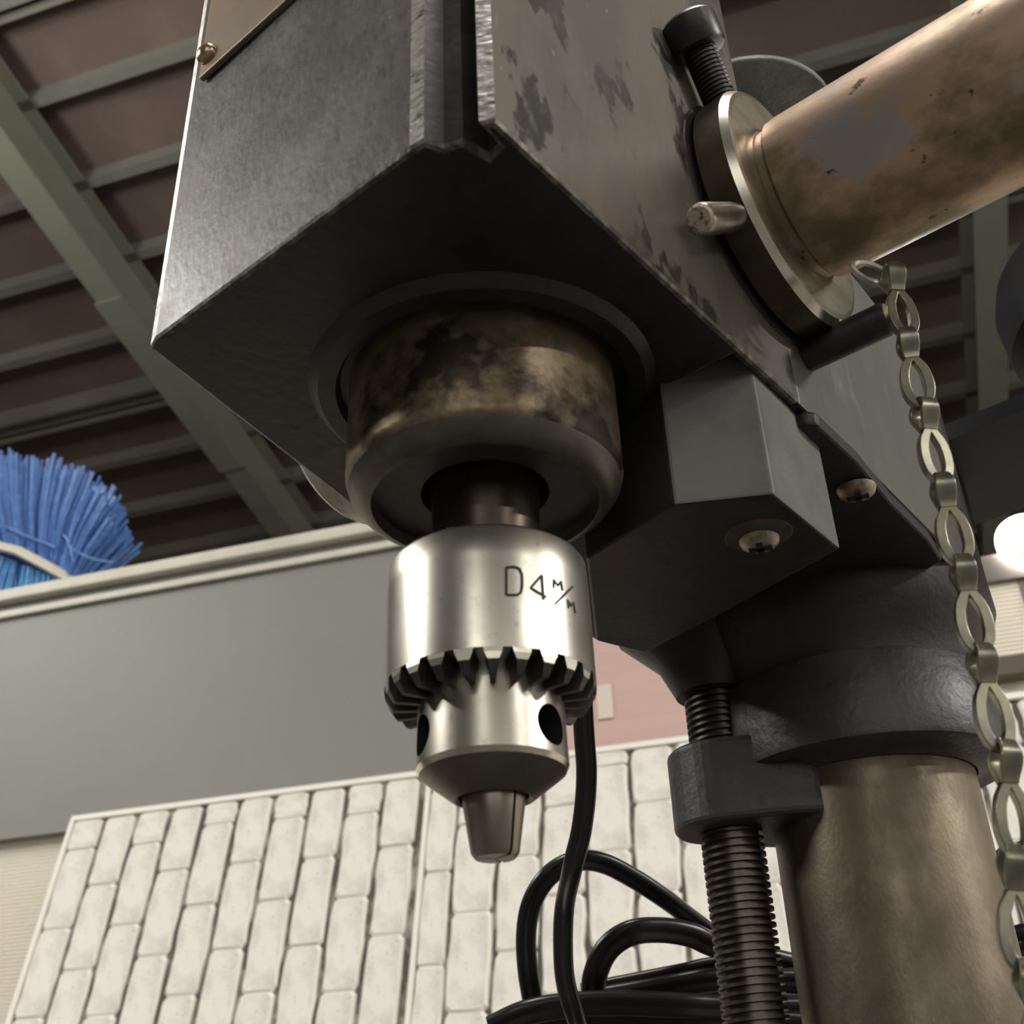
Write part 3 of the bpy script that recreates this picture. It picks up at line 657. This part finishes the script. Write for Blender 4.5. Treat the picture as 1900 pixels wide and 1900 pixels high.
# ------------------------------------------------------------------ hanging chain
def link_mesh():
    b = MB(); n = 28
    # eye: teardrop ring facing y, centre at z=0
    outer = []; inner = []
    for i in range(n):
        t = 2 * PI * i / n; z = math.cos(t); x = math.sin(t)
        w = 1 - .22 * z
        outer.append((x * 3.7 * w * (1 if z < .4 else 1 - (z - .4) * .8), 8.2 * z)); inner.append((x * 1.7 * w * (1 if z < .4 else 1 - (z - .4) * .9), 5.6 * z - .5))
    v = [(x, y, z) for y in (-1.0, 1.0) for x, z in outer] + [(x * .92, y, z * .97) for y in (-1.0, 1.0) for x, z in inner]
    O0, O1, I0, I1 = 0, n, 2 * n, 3 * n; f = []
    for i in range(n):
        j = (i + 1) % n
        f += [(O0 + i, O0 + j, O1 + j, O1 + i), (I0 + i, I1 + i, I1 + j, I0 + j), (O0 + i, I0 + i, I0 + j, O0 + j), (O1 + i, O1 + j, I1 + j, I1 + i)]
    b.add(v, f)
    # folded strap that hooks through the link above
    path = [(0, -.7, 6.0), (0, -1.2, 7.6), (0, -2.4, 9.8), (0, -2.8, 11.8), (0, -1.6, 13.8), (0, .4, 14.1), (0, 2.2, 12.6), (0, 2.6, 10.4), (0, 1.6, 7.8), (0, .7, 6.0)]
    P = smoothpath(path, 3); npt = len(P); ws = []
    for i in range(npt): t = i / (npt - 1); ws.append(1.75 + .55 * math.sin(PI * t * 2) ** 2 - .3 * math.sin(PI * t) ** 4)
    vb = len(b.v)
    for i, p in enumerate(P):
        t = P[min(i + 1, npt - 1)] - P[max(i - 1, 0)]; t = t / np.linalg.norm(t); nrm = np.array([0, t[2], -t[1]])
        for (sx, sn) in ((1, .5), (-1, .5), (-1, -.5), (1, -.5)): b.v.append(tuple(p + np.array([sx * ws[i], 0, 0]) + nrm * sn))
    for i in range(npt - 1):
        for j in range(4):
            l = (j + 1) % 4; b.f.append((vb + i * 4 + j, vb + i * 4 + l, vb + (i + 1) * 4 + l, vb + (i + 1) * 4 + j)); b.m.append(0)
    return scaled(b)
cpx = [(1646, 492), (1670, 570), (1697, 694), (1731, 833), (1764, 970), (1802, 1132), (1840, 1315), (1876, 1496), (1893, 1660), (1905, 1800)]
cpts = [np.array(unloc(pl(p, 1, .054))) for p in cpx]; cpts.append(cpts[-1] + np.array([-.001, 0, -.09]))
fine = smoothpath(cpts, 40); acc = [0]
for a, b_ in zip(fine[:-1], fine[1:]): acc.append(acc[-1] + np.linalg.norm(b_ - a))
topc = cpts[0]
ch = empty('hanging_chain', Vector(topc) + Vector((0, 0, ZC))); tag(ch, 'brassy zinc flat link chain hanging from the feed shaft beside the column', 'chain')
lm = link_mesh().build('link', M_CHAIN, ch, 40); first = lm
PITCHC = .0203; s_ = .0150; i = 0; tot = acc[-1]
def at(s):
    k_ = int(np.searchsorted(acc, min(max(s, 0), tot - 1e-6))); k_ = max(1, k_); a = acc[k_ - 1]; t = (s - a) / (acc[k_] - a + 1e-12)
    return fine[k_ - 1] + (fine[k_] - fine[k_ - 1]) * t
while s_ < tot - .02:
    o = first if i == 0 else link(bpy.data.objects.new('link', first.data), ch)
    p = at(s_); t = at(s_ - .008) - at(s_ + .008); t = t / np.linalg.norm(t)
    rnd = random.Random(i); yaw = R(22 + rnd.uniform(-10, 14))
    toc = np.array([-p[0], -p[1], 0]); toc /= np.linalg.norm(toc)
    y = -toc; y = y - t * (y @ t); y /= np.linalg.norm(y); x = np.cross(y, t)
    x2 = x * math.cos(yaw) + y * math.sin(yaw); y2 = np.cross(t, x2)
    Mx = Matrix(((x2[0], y2[0], t[0], p[0] - topc[0]), (x2[1], y2[1], t[1], p[1] - topc[1]), (x2[2], y2[2], t[2], p[2] - topc[2]), (0, 0, 0, 1)))
    o.matrix_local = Mx; bevel(o, .0005, 2, 40); i += 1; s_ += PITCHC
rg = [(topc - topc + np.array([0, 0, 0]))]
ringp = [np.array([-.0035 + .006 * math.cos(2 * PI * q / 24) * .9, .002 + .006 * math.cos(2 * PI * q / 24) * .4, -.0005 + .006 * math.sin(2 * PI * q / 24) * .5]) for q in range(24)]
MB().sweep(ringp, circ(.0008, 6), closed=True).build('split_ring', M_ALU, ch, 50)

# ------------------------------------------------------------------ coiled power cord
def c6(x, y): return (900 + x / 3.276, 1350 + y / 3.276)
def twin(w=.0039, n=9):
    P = []
    for s in (1, -1):
        for i in range(n): a = R(-132 + 264 * i / (n - 1)); P.append((s * (w * .46 + w * .54 * math.cos(a)), s * w * .54 * math.sin(a)))
    return P
cord = MB()
def strand(px, w, per=8, tw=0., scale=1., smoothed=True):
    if np.ndim(w) == 0: w = [w] * len(px)
    P = smoothpath([depthpt(p, d) for p, d in zip(px, w)], per)
    side = []
    for q, p in enumerate(P):
        v = p / np.linalg.norm(p); t = P[min(q + 1, len(P) - 1)] - P[max(q - 1, 0)]; t = t / np.linalg.norm(t)
        x = np.cross(t, v); ang = tw * q / len(P) + .35; v2 = v * math.cos(ang) + x * math.sin(ang) / max(np.linalg.norm(x), .2); side.append(v2)
    cord.sweep(P, [(a * scale, b * scale) for a, b in twin()], side=np.array(side))
strand([(1072, 1150), c6(600, 0), c6(617, 300), c6(590, 600), c6(532, 850), c6(482, 1100), c6(474, 1350), c6(490, 1550), c6(545, 1750), (1090, 1960)], [.40, .40, .40, .40, .40, .41, .41, .41, .41, .42], tw=.25)
strand([c6(310, 1760), c6(262, 1500), c6(250, 1250), c6(290, 1050), c6(400, 890), c6(560, 810), c6(720, 825), c6(900, 915), c6(1100, 1045), c6(1290, 1190), (1400, 1790), (1560, 1850), (1750, 1880), (1930, 1850)], [.46, .46, .46, .46, .46, .465, .47, .475, .48, .49, .50, .5, .5, .49], scale=1.12)
strand([c6(660, 1680), c6(665, 1520), c6(740, 1350), c6(880, 1250), c6(1060, 1230), c6(1250, 1260), c6(1420, 1330), (1470, 1790), (1620, 1820), (1780, 1790), (1890, 1740), (1960, 1735)], [.46, .46, .46, .46, .465, .47, .475, .49, .5, .49, .47, .47], scale=1.35)
strand([c6(590, 1615), c6(900, 1555), c6(1200, 1495), c6(1440, 1450), (1500, 1790), (1650, 1780), (1780, 1690), (1860, 1620), (1960, 1590)], [.47, .475, .48, .485, .49, .5, .49, .48, .48], scale=1.1)
strand([c6(640, 1660), c6(1000, 1600), c6(1420, 1530), (1500, 1815), (1680, 1770), (1800, 1660), (1870, 1592), (1960, 1575)], [.465, .47, .475, .485, .49, .48, .475, .475], scale=1.3)
strand([c6(40, 1830), c6(250, 1735), c6(500, 1690), c6(800, 1675), c6(1200, 1690), c6(1440, 1700), (1520, 1870), (1700, 1850), (1880, 1765), (1960, 1760)], [.44, .44, .445, .45, .455, .46, .47, .48, .47, .47], scale=1.3)
strand([c6(60, 1880), c6(300, 1800), c6(600, 1770), c6(900, 1765), c6(1440, 1775), (1600, 1900), (1800, 1880), (1960, 1800)], [.445, .445, .45, .455, .46, .47, .48, .48], scale=1.3)
strand([(1100, 1858), c6(1000, 1650), c6(1440, 1620), (1560, 1850), (1760, 1700), (1850, 1640), (1960, 1625)], [.47, .475, .48, .485, .485, .48, .48], scale=1.2)
o = mesh('power_cord', [(x, y, z + ZC) for x, y, z in cord.v], cord.f, M_CORD, None, 50)
tag(o, 'coiled black twin flat power cord looped behind the lead screw', 'cord')
